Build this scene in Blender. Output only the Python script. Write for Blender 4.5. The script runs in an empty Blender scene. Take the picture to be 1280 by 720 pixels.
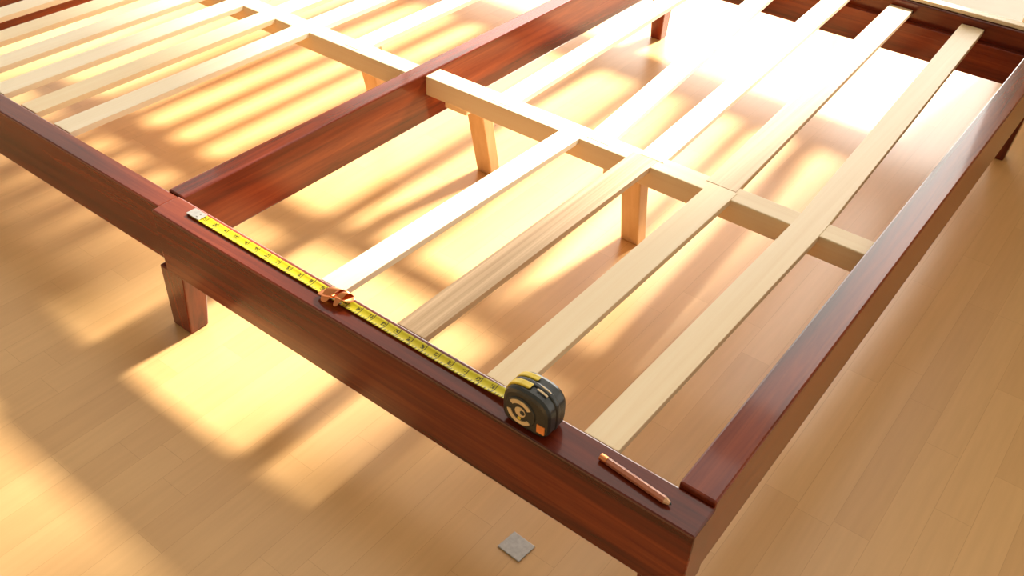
import bpy, bmesh, math, random
from mathutils import Vector, Matrix
random.seed(4)
S=bpy.context.scene
try:
    S.view_settings.view_transform='Standard'
    S.view_settings.look='None'
    S.view_settings.exposure=0.0
except Exception as e: print(e)

# ---------------------------------------------------------------- camera
cd=bpy.data.cameras.new('camera'); cam=bpy.data.objects.new('camera',cd)
S.collection.objects.link(cam)
cd.sensor_width=36; cd.lens=36*1157/1280; cd.clip_start=0.02
R=Vector((.7896,.6126,.0329)); U=Vector((-.4087,.4853,.7730)); B=Vector((.4577,-.6239,.6336))
R.normalize(); B=(B-R*B.dot(R)).normalized(); U=B.cross(R)
cam.matrix_world=Matrix(((R.x,U.x,B.x,0),(R.y,U.y,B.y,0),(R.z,U.z,B.z,1.18),(0,0,0,1)))
S.camera=cam

# ---------------------------------------------------------------- materials
def nt(name):
    m=bpy.data.materials.new(name); m.use_nodes=True
    t=m.node_tree; return m,t,t.nodes['Principled BSDF']
def ramp(t,stops):
    r=t.nodes.new('ShaderNodeValToRGB'); e=r.color_ramp.elements
    while len(e)<len(stops): e.new(0.5)
    for i,(p,c) in enumerate(stops): e[i].position=p; e[i].color=(*c,1)
    return r
def plain(name,col,rough=.5,metal=0,coat=0,nscale=60,var=.12,bump=0.0):
    m,t,b=nt(name)
    tc=t.nodes.new('ShaderNodeTexCoord'); n=t.nodes.new('ShaderNodeTexNoise'); n.inputs['Scale'].default_value=nscale
    n.inputs['Detail'].default_value=5
    t.links.new(tc.outputs['Object'],n.inputs['Vector'])
    r=ramp(t,[(.3,tuple(c*(1-var) for c in col)),(.7,tuple(min(1,c*(1+var)) for c in col))])
    t.links.new(n.outputs['Fac'],r.inputs['Fac']); t.links.new(r.outputs['Color'],b.inputs['Base Color'])
    b.inputs['Roughness'].default_value=rough; b.inputs['Metallic'].default_value=metal
    b.inputs['Coat Weight'].default_value=coat
    if bump:
        bp=t.nodes.new('ShaderNodeBump'); bp.inputs['Strength'].default_value=bump; bp.inputs['Distance'].default_value=.002
        t.links.new(n.outputs['Fac'],bp.inputs['Height']); t.links.new(bp.outputs['Normal'],b.inputs['Normal'])
    return m
def wood(name,axis,stops,rough,coat=0,coat_rough=.1,fine=90,along=3,bump=.15,seed=0,spec=.5):
    m,t,b=nt(name)
    tc=t.nodes.new('ShaderNodeTexCoord'); mp=t.nodes.new('ShaderNodeMapping')
    sc=[fine]*3; sc['XYZ'.index(axis)]=along
    mp.inputs['Scale'].default_value=sc; mp.inputs['Location'].default_value=(seed,seed*.7,seed*1.3)
    t.links.new(tc.outputs['Object'],mp.inputs['Vector'])
    n=t.nodes.new('ShaderNodeTexNoise'); n.inputs['Scale'].default_value=1; n.inputs['Detail'].default_value=8; n.inputs['Roughness'].default_value=.62
    n.inputs['Distortion'].default_value=.6
    t.links.new(mp.outputs['Vector'],n.inputs['Vector'])
    n2=t.nodes.new('ShaderNodeTexNoise'); n2.inputs['Scale'].default_value=.22; n2.inputs['Detail'].default_value=3
    t.links.new(mp.outputs['Vector'],n2.inputs['Vector'])
    mx=t.nodes.new('ShaderNodeMath'); mx.operation='MULTIPLY_ADD'; mx.inputs[1].default_value=.5
    mh=t.nodes.new('ShaderNodeMath'); mh.operation='MULTIPLY'; mh.inputs[1].default_value=.5
    t.links.new(n2.outputs['Fac'],mh.inputs[0])
    t.links.new(n.outputs['Fac'],mx.inputs[0]); t.links.new(mh.outputs[0],mx.inputs[2])
    r=ramp(t,stops); t.links.new(mx.outputs[0],r.inputs['Fac']); t.links.new(r.outputs['Color'],b.inputs['Base Color'])
    bp=t.nodes.new('ShaderNodeBump'); bp.inputs['Strength'].default_value=bump; bp.inputs['Distance'].default_value=.001
    t.links.new(n.outputs['Fac'],bp.inputs['Height']); t.links.new(bp.outputs['Normal'],b.inputs['Normal'])
    b.inputs['Roughness'].default_value=rough; b.inputs['Coat Weight'].default_value=coat; b.inputs['Coat Roughness'].default_value=coat_rough
    b.inputs['Specular IOR Level'].default_value=spec
    return m
DK=[(.36,(.060,.007,.002)),(.5,(.150,.018,.004)),(.64,(.265,.043,.009))]
dkX=wood('mahogany_x','X',DK,.25,.40,.07,60,3,bump=.08,spec=.25)
dkY=wood('mahogany_y','Y',DK,.25,.40,.07,60,3,bump=.08,seed=3,spec=.25)
dkZ=wood('mahogany_z','Z',DK,.25,.40,.07,60,3,bump=.08,seed=5,spec=.25)
PI=[(.32,(.79,.59,.34)),(.5,(.85,.67,.42)),(.68,(.88,.73,.49))]
PD=[(.36,(.50,.31,.16)),(.5,(.72,.50,.29)),(.64,(.80,.60,.38))]
PB=[(.32,(.83,.68,.46)),(.5,(.88,.75,.54)),(.68,(.9,.79,.6))]
piX=wood('pine_x','X',PI,.5,fine=70,along=2,seed=2)
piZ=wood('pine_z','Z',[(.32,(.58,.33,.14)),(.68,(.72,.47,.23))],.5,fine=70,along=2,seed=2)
slm=[wood('pine_a','Y',PI,.45,fine=110,along=2,seed=1),
     wood('pine_dark','Y',PD,.5,fine=110,along=1.5,seed=7),
     wood('pine_light','Y',PB,.42,fine=110,along=2,seed=11)]

def floor_mat():
    m,t,b=nt('parquet')
    tc=t.nodes.new('ShaderNodeTexCoord'); mp=t.nodes.new('ShaderNodeMapping')
    mp.inputs['Rotation'].default_value=(0,0,math.radians(90))
    t.links.new(tc.outputs['Object'],mp.inputs['Vector'])
    br=t.nodes.new('ShaderNodeTexBrick'); br.inputs['Scale'].default_value=1
    br.inputs['Brick Width'].default_value=.43; br.inputs['Row Height'].default_value=.058
    br.inputs['Mortar Size'].default_value=.0005; br.inputs['Mortar Smooth'].default_value=.4
    br.offset=.37; br.offset_frequency=3; br.squash=.8; br.squash_frequency=2
    br.inputs['Color1'].default_value=(.62,.352,.136,1); br.inputs['Color2'].default_value=(.68,.402,.162,1)
    br.inputs['Mortar'].default_value=(.54,.295,.105,1)
    t.links.new(mp.outputs['Vector'],br.inputs['Vector'])
    mp2=t.nodes.new('ShaderNodeMapping'); mp2.inputs['Scale'].default_value=(90,6,1)
    t.links.new(tc.outputs['Object'],mp2.inputs['Vector'])
    n=t.nodes.new('ShaderNodeTexNoise'); n.inputs['Scale'].default_value=1; n.inputs['Detail'].default_value=6
    t.links.new(mp2.outputs['Vector'],n.inputs['Vector'])
    r=ramp(t,[(.3,(.95,.94,.92)),(.7,(1.03,1.03,1.03))])
    t.links.new(n.outputs['Fac'],r.inputs['Fac'])
    mm=t.nodes.new('ShaderNodeMix'); mm.data_type='RGBA'; mm.blend_type='MULTIPLY'; mm.inputs[0].default_value=1
    t.links.new(br.outputs['Color'],mm.inputs[6]); t.links.new(r.outputs['Color'],mm.inputs[7])
    t.links.new(mm.outputs[2],b.inputs['Base Color'])
    b.inputs['Roughness'].default_value=.34; b.inputs['Specular IOR Level'].default_value=.8
    return m
FL=floor_mat()
WALL=plain('wall_paint',(.72,.66,.50),.8,nscale=20,var=.03)
WHITE=plain('white_trim',(.8,.77,.7),.45,nscale=20,var=.03)
DECK=plain('balcony_tile',(.10,.085,.058),.9,nscale=15,var=.05)

# ---------------------------------------------------------------- geometry helpers
def link(o,parent=None):
    S.collection.objects.link(o)
    if parent: o.parent=parent
    return o
def empty(name,loc=(0,0,0)):
    e=bpy.data.objects.new(name,None); e.empty_display_size=.05; S.collection.objects.link(e); return e
def mesh_obj(name,bm,mat,parent=None,bevel=0,smooth=False,seg=2):
    bmesh.ops.recalc_face_normals(bm,faces=bm.faces)
    me=bpy.data.meshes.new(name); bm.to_mesh(me); bm.free()
    if smooth:
        for p in me.polygons: p.use_smooth=True
    mats=mat if isinstance(mat,list) else [mat]
    for k in mats: me.materials.append(k)
    o=bpy.data.objects.new(name,me); link(o,parent)
    if bevel:
        md=o.modifiers.new('b','BEVEL'); md.width=bevel; md.segments=seg; md.limit_method='ANGLE'
    return o
def prism(name,base,top,mat,parent=None,bevel=.002):
    bm=bmesh.new(); a=[bm.verts.new(p) for p in base]; c=[bm.verts.new(p) for p in top]
    n=len(a); bm.faces.new(a); bm.faces.new(c)
    for i in range(n): bm.faces.new((a[i],a[(i+1)%n],c[(i+1)%n],c[i]))
    return mesh_obj(name,bm,mat,parent,bevel)
def box(name,x0,x1,y0,y1,z0,z1,mat,parent=None,bevel=.002):
    q=[(x0,y0),(x1,y0),(x1,y1),(x0,y1)]
    return prism(name,[(x,y,z0) for x,y in q],[(x,y,z1) for x,y in q],mat,parent,bevel)

# ---------------------------------------------------------------- room
box('floor',-4.6,1.6,-1.2,3.07,-.05,0,FL,None,0)
YW=2.95
wb=empty('wall_back')
box('pier_right',-.34,1.6,YW,YW+.12,0,2.75,WALL,wb,0)
box('pier_left',-4.6,-3.9,YW,YW+.12,0,2.75,WALL,wb,0)
box('sunblock_lintel_low',-3.9,-.90,YW,YW+.12,1.84,2.75,WALL,wb,0)  # unseen; lowered to keep the sun off the near-left floor
box('sunblock_lintel_high',-.90,-.52,YW,YW+.12,2.46,2.75,WALL,wb,0)  # unseen; raised so sun patches reach the floor before the front rail
box('sunblock_lintel_side',-.52,-.34,YW,YW+.12,1.84,2.75,WALL,wb,0)  # unseen; added to narrow the near sun patches
dr=empty('door_1')
box('sill',-3.9,-.34,YW+.02,YW+.1,0,.03,WHITE,dr)
box('head',-3.9,-.90,YW+.02,YW+.1,1.80,1.84,WHITE,dr)
box('head_tall',-.90,-.52,YW+.02,YW+.1,2.42,2.46,WHITE,dr)  # unseen; follows the tall gap shaped to let the near sun patches in
for i,(x,h) in enumerate([(-3.9,1.80),(-2.9,1.80),(-1.9,1.80),(-.92,2.42),(-.38,1.80)]):
    box('stile_%d'%i,x,x+.04,YW+.03,YW+.09,.03,h,WHITE,dr)
box('baseboard_back',-.34,1.6,YW-.015,YW,0,.08,WHITE,None,.003)
box('balcony_floor',-5,2.2,3.07,6.5,-.10,-.03,DECK,None,0)

# ---------------------------------------------------------------- bed frame
Z=.28; RB=.156
bed=empty('bed_frame')
box('front_rail_right',-1.24,-.206,.66,.715,RB-.005,Z,dkX,bed,.003)
box('front_rail_left',-2.36,-1.241,.674,.715,RB,Z-.002,dkX,bed,.003)
box('side_rail_right',-.259,-.208,.7155,2.42,RB,Z+.008,dkY,bed,.003)
box('side_rail_left',-2.36,-2.31,.716,2.42,RB,Z,dkY,bed,.003)
box('back_rail',-2.36,-.208,2.421,2.455,RB,Z+.012,dkX,bed,.003)
box('middle_beam',-1.27,-1.230,.716,2.42,RB+.012,Z,dkY,bed,.003)
box('back_rail_cap',-2.36,-.21,2.430,2.458,Z+.0125,Z+.022,piX,bed,.002)
LZ=.247
box('front_ledge_r',-1.229,-.2595,.7155,.737,LZ-.022,LZ,dkX,bed,.001)
box('front_ledge_l',-2.309,-1.271,.7155,.737,LZ-.022,LZ,dkX,bed,.001)
box('back_ledge_r',-1.229,-.2595,2.398,2.4205,LZ-.022,LZ,dkX,bed,.001)
box('back_ledge_l',-2.309,-1.271,2.398,2.4205,LZ-.022,LZ,dkX,bed,.001)
def leg(name,x,y,w,d,ztop,mat,tw=.72,dx=0,dy=0):
    q=[(-1,-1),(1,-1),(1,1),(-1,1)]
    prism(name,[(x+dx+a*w/2*tw,y+dy+b*d/2*tw,0) for a,b in q],[(x+a*w/2,y+b*d/2,ztop) for a,b in q],mat,bed,.003)
leg('leg_1',-1.232,.688,.066,.05,RB-.006,dkZ,.80,-.020)
leg('leg_2',-.240,.690,.06,.05,RB-.006,dkZ,.8)
leg('leg_3',-2.325,.69,.06,.04,RB-.001,dkZ,.8)
leg('leg_4',-.235,2.385,.05,.06,RB-.001,dkZ,.6,0,-.02)
leg('leg_5',-1.25,2.40,.05,.05,RB,dkZ,.7)
leg('leg_6',-2.335,2.40,.05,.05,RB-.001,dkZ,.7)
RT=.2745; RY0,RY1=1.335,1.382
box('support_rail_right',-1.236,-.2595,RY0,RY1,RT-.044,RT,piX,bed,.002)
box('support_rail_left',-2.309,-1.2705,RY0-.015,RY1-.015,RT-.044,RT,piX,bed,.002)
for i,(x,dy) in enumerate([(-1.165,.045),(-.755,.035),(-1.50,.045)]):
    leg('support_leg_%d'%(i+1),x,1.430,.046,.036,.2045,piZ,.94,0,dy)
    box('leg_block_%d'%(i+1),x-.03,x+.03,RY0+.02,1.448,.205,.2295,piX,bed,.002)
ST=.2755; TH=.0125
def slat(name,xn0,xn1,xf0,xf1,y0,y1,m,sk=0,zt=ST):
    b=[(xn0,y0),(xn1,y0),(xf1,y1),(xf0,y1)]
    prism(name,[(x,y,zt-TH) for x,y in b],[(x,y,zt) for x,y in b],m,bed,.0010)
a,d,l=slm
def slat2(name,n0,n1,m0,m1,f0,f1,m):
    b=[(n0,.718),(n1,.718),(m1,1.36),(f1,2.418),(f0,2.418),(m0,1.36)]
    prism(name,[(x,y,ST-TH) for x,y in b],[(x,y,ST) for x,y in b],m,bed,.0010)
slat2('slat_1',-.401,-.348,-.393,-.341,-.435,-.380,a)
slat('slat_3',-.733,-.680,-.727,-.674,.718,1.3625,d)
slat('slat_13',-.715,-.662,-.765,-.712,1.3635,2.418,l)
slat('slat_2',-.565,-.512,-.563,-.508,.718,1.3625,a)
slat('slat_12',-.572,-.512,-.615,-.556,1.3635,2.418,d)
slat('slat_4',-.893,-.845,-.880,-.833,.718,1.368,l)
slat('slat_14',-.828,-.777,-.93,-.878,1.350,2.418,l)
slat('slat_15',-1.06,-1.01,-1.09,-1.04,1.345,2.418,l)
xs=[-1.60,-1.715,-1.83,-1.945,-2.06,-2.18]
for i,x in enumerate(xs):
    k=random.uniform(-.008,.008)
    slat('slat_%d'%(i+21),x-.027,x+.027,x-.027+k,x+.027+k,.718,2.418,[l,a,l,l,a,l][i])
slat('slat_31',-1.47,-1.42,-1.475,-1.425,1.33,2.418,l)

# ---------------------------------------------------------------- tape measure
BLACK=plain('black_rubber',(.014,.017,.015),.38,coat=.2,nscale=200,var=.3)
YEL=plain('yellow_plastic',(.75,.55,.03),.35,coat=.3)
CREAM=plain('cream_print',(.70,.52,.28),.4)
ORG=plain('orange_label',(.8,.25,.05),.4)
STEEL=plain('steel',(.72,.70,.66),.3,metal=1,nscale=120)
def blade_mat():
    m,t,b=nt('tape_blade')
    tc=t.nodes.new('ShaderNodeTexCoord'); sp=t.nodes.new('ShaderNodeSeparateXYZ'); t.links.new(tc.outputs['Object'],sp.inputs[0])
    def M(op,i0,i1=None,i2=None):
        n=t.nodes.new('ShaderNodeMath'); n.operation=op
        for k,v in enumerate((i0,i1,i2)):
            if v is None: continue
            if isinstance(v,(int,float)): n.inputs[k].default_value=v
            else: t.links.new(v,n.inputs[k])
        return n.outputs[0]
    X=sp.outputs['X']; Y=sp.outputs['Y']
    tick=M('LESS_THAN',M('FRACT',M('DIVIDE',X,.006)),.30)
    lowe=M('LESS_THAN',Y,.6925)
    big=M('LESS_THAN',M('FRACT',M('DIVIDE',X,.0254)),.06)
    tk=M('MULTIPLY',tick,lowe)
    nz=t.nodes.new('ShaderNodeTexNoise'); nz.inputs['Scale'].default_value=420; nz.inputs['Detail'].default_value=1
    t.links.new(tc.outputs['Object'],nz.inputs['Vector'])
    num=M('MULTIPLY',M('MULTIPLY',M('LESS_THAN',M('FRACT',M('ADD',M('DIVIDE',X,.0254),.3)),.25),M('GREATER_THAN',Y,.695)),M('MULTIPLY',M('LESS_THAN',Y,.7025),M('GREATER_THAN',nz.outputs['Fac'],.47)))
    tot=M('MULTIPLY',M('MAXIMUM',M('MAXIMUM',tk,big),num),.9)
    mx=t.nodes.new('ShaderNodeMix'); mx.data_type='RGBA'
    mx.inputs[6].default_value=(.60,.50,.012,1); mx.inputs[7].default_value=(.05,.04,.01,1)
    t.links.new(tot,mx.inputs[0]); t.links.new(mx.outputs[2],b.inputs['Base Color'])
    b.inputs['Roughness'].default_value=.4; b.inputs['Specular IOR Level'].default_value=.3
    return m
tape=empty('tape_measure')
bm=bmesh.new(); nx=60; ny=7; g=[]
for i in range(nx+1):
    x=-1.172+(.677)*i/nx; row=[]
    for j in range(ny):
        s=j/(ny-1)*2-1; y=.6965+s*.009
        z=Z+.0012+.0022*s*s+(.007*max(0,(i-nx+8)/8)**1.5)
        row.append(bm.verts.new((x,y,z)))
    g.append(row)
for i in range(nx):
    for j in range(ny-1): bm.faces.new((g[i][j],g[i+1][j],g[i+1][j+1],g[i][j+1]))
bl=mesh_obj('blade',bm,blade_mat(),tape,smooth=True)
md=bl.modifiers.new('s','SOLIDIFY'); md.thickness=.0005
box('hook_plate',-1.180,-1.150,.688,.707,Z+.0035,Z+.0050,STEEL,tape,.0004)
box('hook_lip',-1.182,-1.179,.688,.707,Z+.0003,Z+.0050,STEEL,tape,.0004)
for k in (-.004,.004):
    bm=bmesh.new(); bmesh.ops.create_cone(bm,cap_ends=True,segments=12,radius1=.0022,radius2=.0018,depth=.001,matrix=Matrix.Translation((-1.160,.6975+k,Z+.0055)))
    mesh_obj('rivet',bm,STEEL,tape)
def profile(cx,z0,w,h,pts=56,eb=4.5,et=2.6):
    out=[]
    for i in range(pts):
        a=2*math.pi*i/pts; c,s=math.cos(a),math.sin(a)
        ee=eb if s<0 else et
        x=math.copysign(abs(c)**(2/ee),c)*w/2; z=math.copysign(abs(s)**(2/ee),s)*h/2
        out.append((cx+x,z0+h/2+z))
    return out
CX=-.461; y0,y1=.667,.709
P=profile(CX,Z+.0005,.074,.066)
prism('case',[(x,y0,z) for x,z in P],[(x,y1,z) for x,z in P],BLACK,tape,.006)
P1=profile(CX,Z+.0003,.0765,.0685)
prism('rubber_band',[(x,y0+.017,z) for x,z in P1],[(x,y1-.017,z) for x,z in P1],BLACK,tape,.002)
PY=[(x,z) for x,z in profile(CX,Z,.0772,.0692) if z>Z+.040 and x<CX+.004]
prism('yellow_shell',[(x,y0+.009,z) for x,z in PY],[(x,y0+.019,z) for x,z in PY],YEL,tape,.0012)
prism('yellow_shell_rear',[(x,y1-.016,z) for x,z in PY],[(x,y1-.007,z) for x,z in PY],YEL,tape,.0012)
PW=[(x,z) for x,z in profile(CX,Z,.0775,.0694) if z>Z+.054 and CX+.006<x<CX+.026]
prism('print_line_1',[(x,y0+.013,z) for x,z in PW],[(x,y0+.016,z) for x,z in PW],CREAM,tape,.0003)
prism('print_line_2',[(x,y0+.021,z) for x,z in PW],[(x,y0+.023,z) for x,z in PW],CREAM,tape,.0003)
def disc(name,x,z,r,y,th,mat,seg=40,ring=None,arc=(0,1)):
    bm=bmesh.new()
    if ring:
        for i in range(seg):
            if not arc[0]<=i/seg<arc[1]: continue
            a0=2*math.pi*i/seg; a1=2*math.pi*(i+1)/seg
            q=[bm.verts.new((x+rr*math.cos(aa),y-th,z+rr*math.sin(aa))) for aa,rr in ((a0,r),(a1,r),(a1,ring),(a0,ring))]
            bm.faces.new(q)
        bmesh.ops.remove_doubles(bm,verts=bm.verts,dist=1e-6)
        o=mesh_obj(name,bm,mat,tape); m=o.modifiers.new('s','SOLIDIFY'); m.thickness=th; m.offset=0; return o
    bmesh.ops.create_cone(bm,cap_ends=True,segments=seg,radius1=r,radius2=r*.96,depth=th,matrix=Matrix.Translation((x,y-th/2,z))@Matrix.Rotation(math.radians(90),4,'X'))
    return mesh_obj(name,bm,mat,tape,.0004)
zc=Z+.031; dx=CX-.006
disc('dial',dx,zc,.0235,y0,.0016,BLACK)
disc('dial_swirl_1',dx,zc,.0205,y0-.001,.0012,CREAM,ring=.0145,arc=(.08,.40))
disc('dial_swirl_2',dx,zc,.0205,y0-.001,.0012,CREAM,ring=.0145,arc=(.52,.90))
disc('dial_logo',dx,zc,.0085,y0-.0010,.0012,CREAM)
disc('dial_logo_notch',dx+.004,zc+.001,.0038,y0-.0022,.0008,BLACK,20)
disc('dial_dot',dx-.001,zc-.0115,.0028,y0-.0010,.0012,YEL,16)
box('side_label',CX+.020,CX+.032,y0-.0012,y0+.001,Z+.012,Z+.026,ORG,tape,.0004)
box('mouth',-.5025,-.490,y0+.016,y1-.002,Z+.001,Z+.014,YEL,tape,.001)
box('belt_clip',CX-.012,CX+.012,y1,y1+.0018,Z+.012,Z+.052,STEEL,tape,.0005)

# ---------------------------------------------------------------- copper clip
COP=plain('copper',(.80,.30,.12),.28,metal=1,nscale=90,bump=.3)
clip=empty('copper_clip')
def ribbon(name,pts,w,mat,parent,th=.0012,sub=1):
    bm=bmesh.new(); rows=[]
    for (p,dirv,ww) in pts:
        p=Vector(p); dv=Vector(dirv).normalized()*ww*w/2
        rows.append((bm.verts.new(p-dv),bm.verts.new(p),bm.verts.new(p+dv)))
    for i in range(len(rows)-1):
        for j in range(2): bm.faces.new((rows[i][j],rows[i+1][j],rows[i+1][j+1],rows[i][j+1]))
    o=mesh_obj(name,bm,mat,parent,smooth=True)
    m=o.modifiers.new('s','SOLIDIFY'); m.thickness=th
    m=o.modifiers.new('ss','SUBSURF'); m.levels=sub; m.render_levels=2
    return o
cx,cy,cz=-.832,.695,Z+.006
ribbon('band',[((cx-.030,cy-.009,cz+.001),(0,1,.1),.5),((cx-.018,cy-.006,cz+.007),(.2,1,.2),1.1),((cx-.006,cy-.003,cz+.006),(-.1,1,-.2),1.3),((cx+.006,cy,cz+.012),(.2,1,.3),1.0),((cx+.016,cy+.003,cz+.008),(0,1,-.3),1.3),((cx+.028,cy+.006,cz+.003),(.1,1,.2),.6)],.022,COP,clip)
ribbon('jaw',[((cx-.012,cy-.020,cz-.003),(1,0,.2),.8),((cx-.008,cy-.008,cz+.013),(1,.2,0),1.1),((cx-.003,cy+.002,cz+.018),(1,0,.3),1.0),((cx+.004,cy+.012,cz+.008),(1,.2,0),1.0),((cx+.006,cy+.017,cz-.002),(1,0,.2),.5)],.018,COP,clip)
ribbon('jaw_2',[((cx+.010,cy-.017,cz-.002),(1,0,.2),.7),((cx+.012,cy-.004,cz+.014),(1,.2,.1),1.0),((cx+.016,cy+.006,cz+.018),(1,0,.3),.9),((cx+.018,cy+.016,cz+.001),(1,.2,0),.6)],.014,COP,clip)
bm=bmesh.new(); bmesh.ops.create_cone(bm,cap_ends=True,segments=16,radius1=.0028,radius2=.0028,depth=.026,matrix=Matrix.Translation((cx+.002,cy,cz+.008))@Matrix.Rotation(math.radians(80),4,'X'))
mesh_obj('pivot_pin',bm,COP,clip,.0006)

# ---------------------------------------------------------------- carpenter pencil
pen=empty('pencil')
PM=wood('pencil_paint','X',[(.3,(.36,.10,.05)),(.7,(.55,.21,.12))],.3,.5)
PT=plain('pencil_tip_wood',(.62,.36,.20),.5)
A=Vector((-.357,.690,Z+.0050)); Bv=Vector((-.250,.6815,Z+.0050))
def rod(name,p,q,r1,r2,mat,seg=6):
    dv=q-p; M4=Matrix.Translation((p+q)/2)@dv.to_track_quat('Z','Y').to_matrix().to_4x4()
    bm=bmesh.new(); bmesh.ops.create_cone(bm,cap_ends=True,segments=seg,radius1=r1,radius2=r2,depth=dv.length,matrix=M4)
    return mesh_obj(name,bm,mat,pen,.0004)
dv=(Bv-A)
rod('barrel',A+dv*.10,A+dv*.91,.0050,.0050,PM)
rod('ferrule',A,A+dv*.10,.0051,.0051,COP,16)
rod('sharpened_wood',A+dv*.91,A+dv*.98,.0048,.0024,PT)
rod('lead',A+dv*.98,Bv,.0022,.0010,BLACK,8)

# metal plate on floor
GM=plain('zinc_plate',(.40,.395,.385),.45,metal=.6,nscale=150)
pl=empty('metal_plate')
prism('plate',[(-.494,.664,.0006),(-.452,.662,.0006),(-.449,.699,.0006),(-.490,.701,.0006)],[(-.494,.664,.0030),(-.452,.662,.0030),(-.449,.699,.0030),(-.490,.701,.0030)],GM,pl,.001)

# ---------------------------------------------------------------- light
sd=bpy.data.lights.new('sun','SUN'); sd.energy=19; sd.angle=math.radians(9); sd.color=(1,.95,.86)
so=bpy.data.objects.new('sun',sd); S.collection.objects.link(so)
dirv=Vector((-.17,-1,-.86)); so.rotation_euler=dirv.to_track_quat('-Z','Y').to_euler(); so.location=(0,5,4)
w=bpy.data.worlds.new('sky'); S.world=w; w.use_nodes=True; t=w.node_tree; bg=t.nodes['Background']
tc=t.nodes.new('ShaderNodeTexCoord'); sp=t.nodes.new('ShaderNodeSeparateXYZ'); t.links.new(tc.outputs['Generated'],sp.inputs[0])
r=ramp(t,[(.0,(.60,.50,.35)),(.55,(.72,.60,.43)),(.8,(2.8,2.6,2.3)),(1,(13,12.3,11.2))])
mr=t.nodes.new('ShaderNodeMapRange'); mr.inputs[1].default_value=-1; mr.inputs[2].default_value=1
t.links.new(sp.outputs['Y'],mr.inputs[0]); t.links.new(mr.outputs[0],r.inputs['Fac'])
t.links.new(r.outputs['Color'],bg.inputs['Color']); bg.inputs['Strength'].default_value=.68
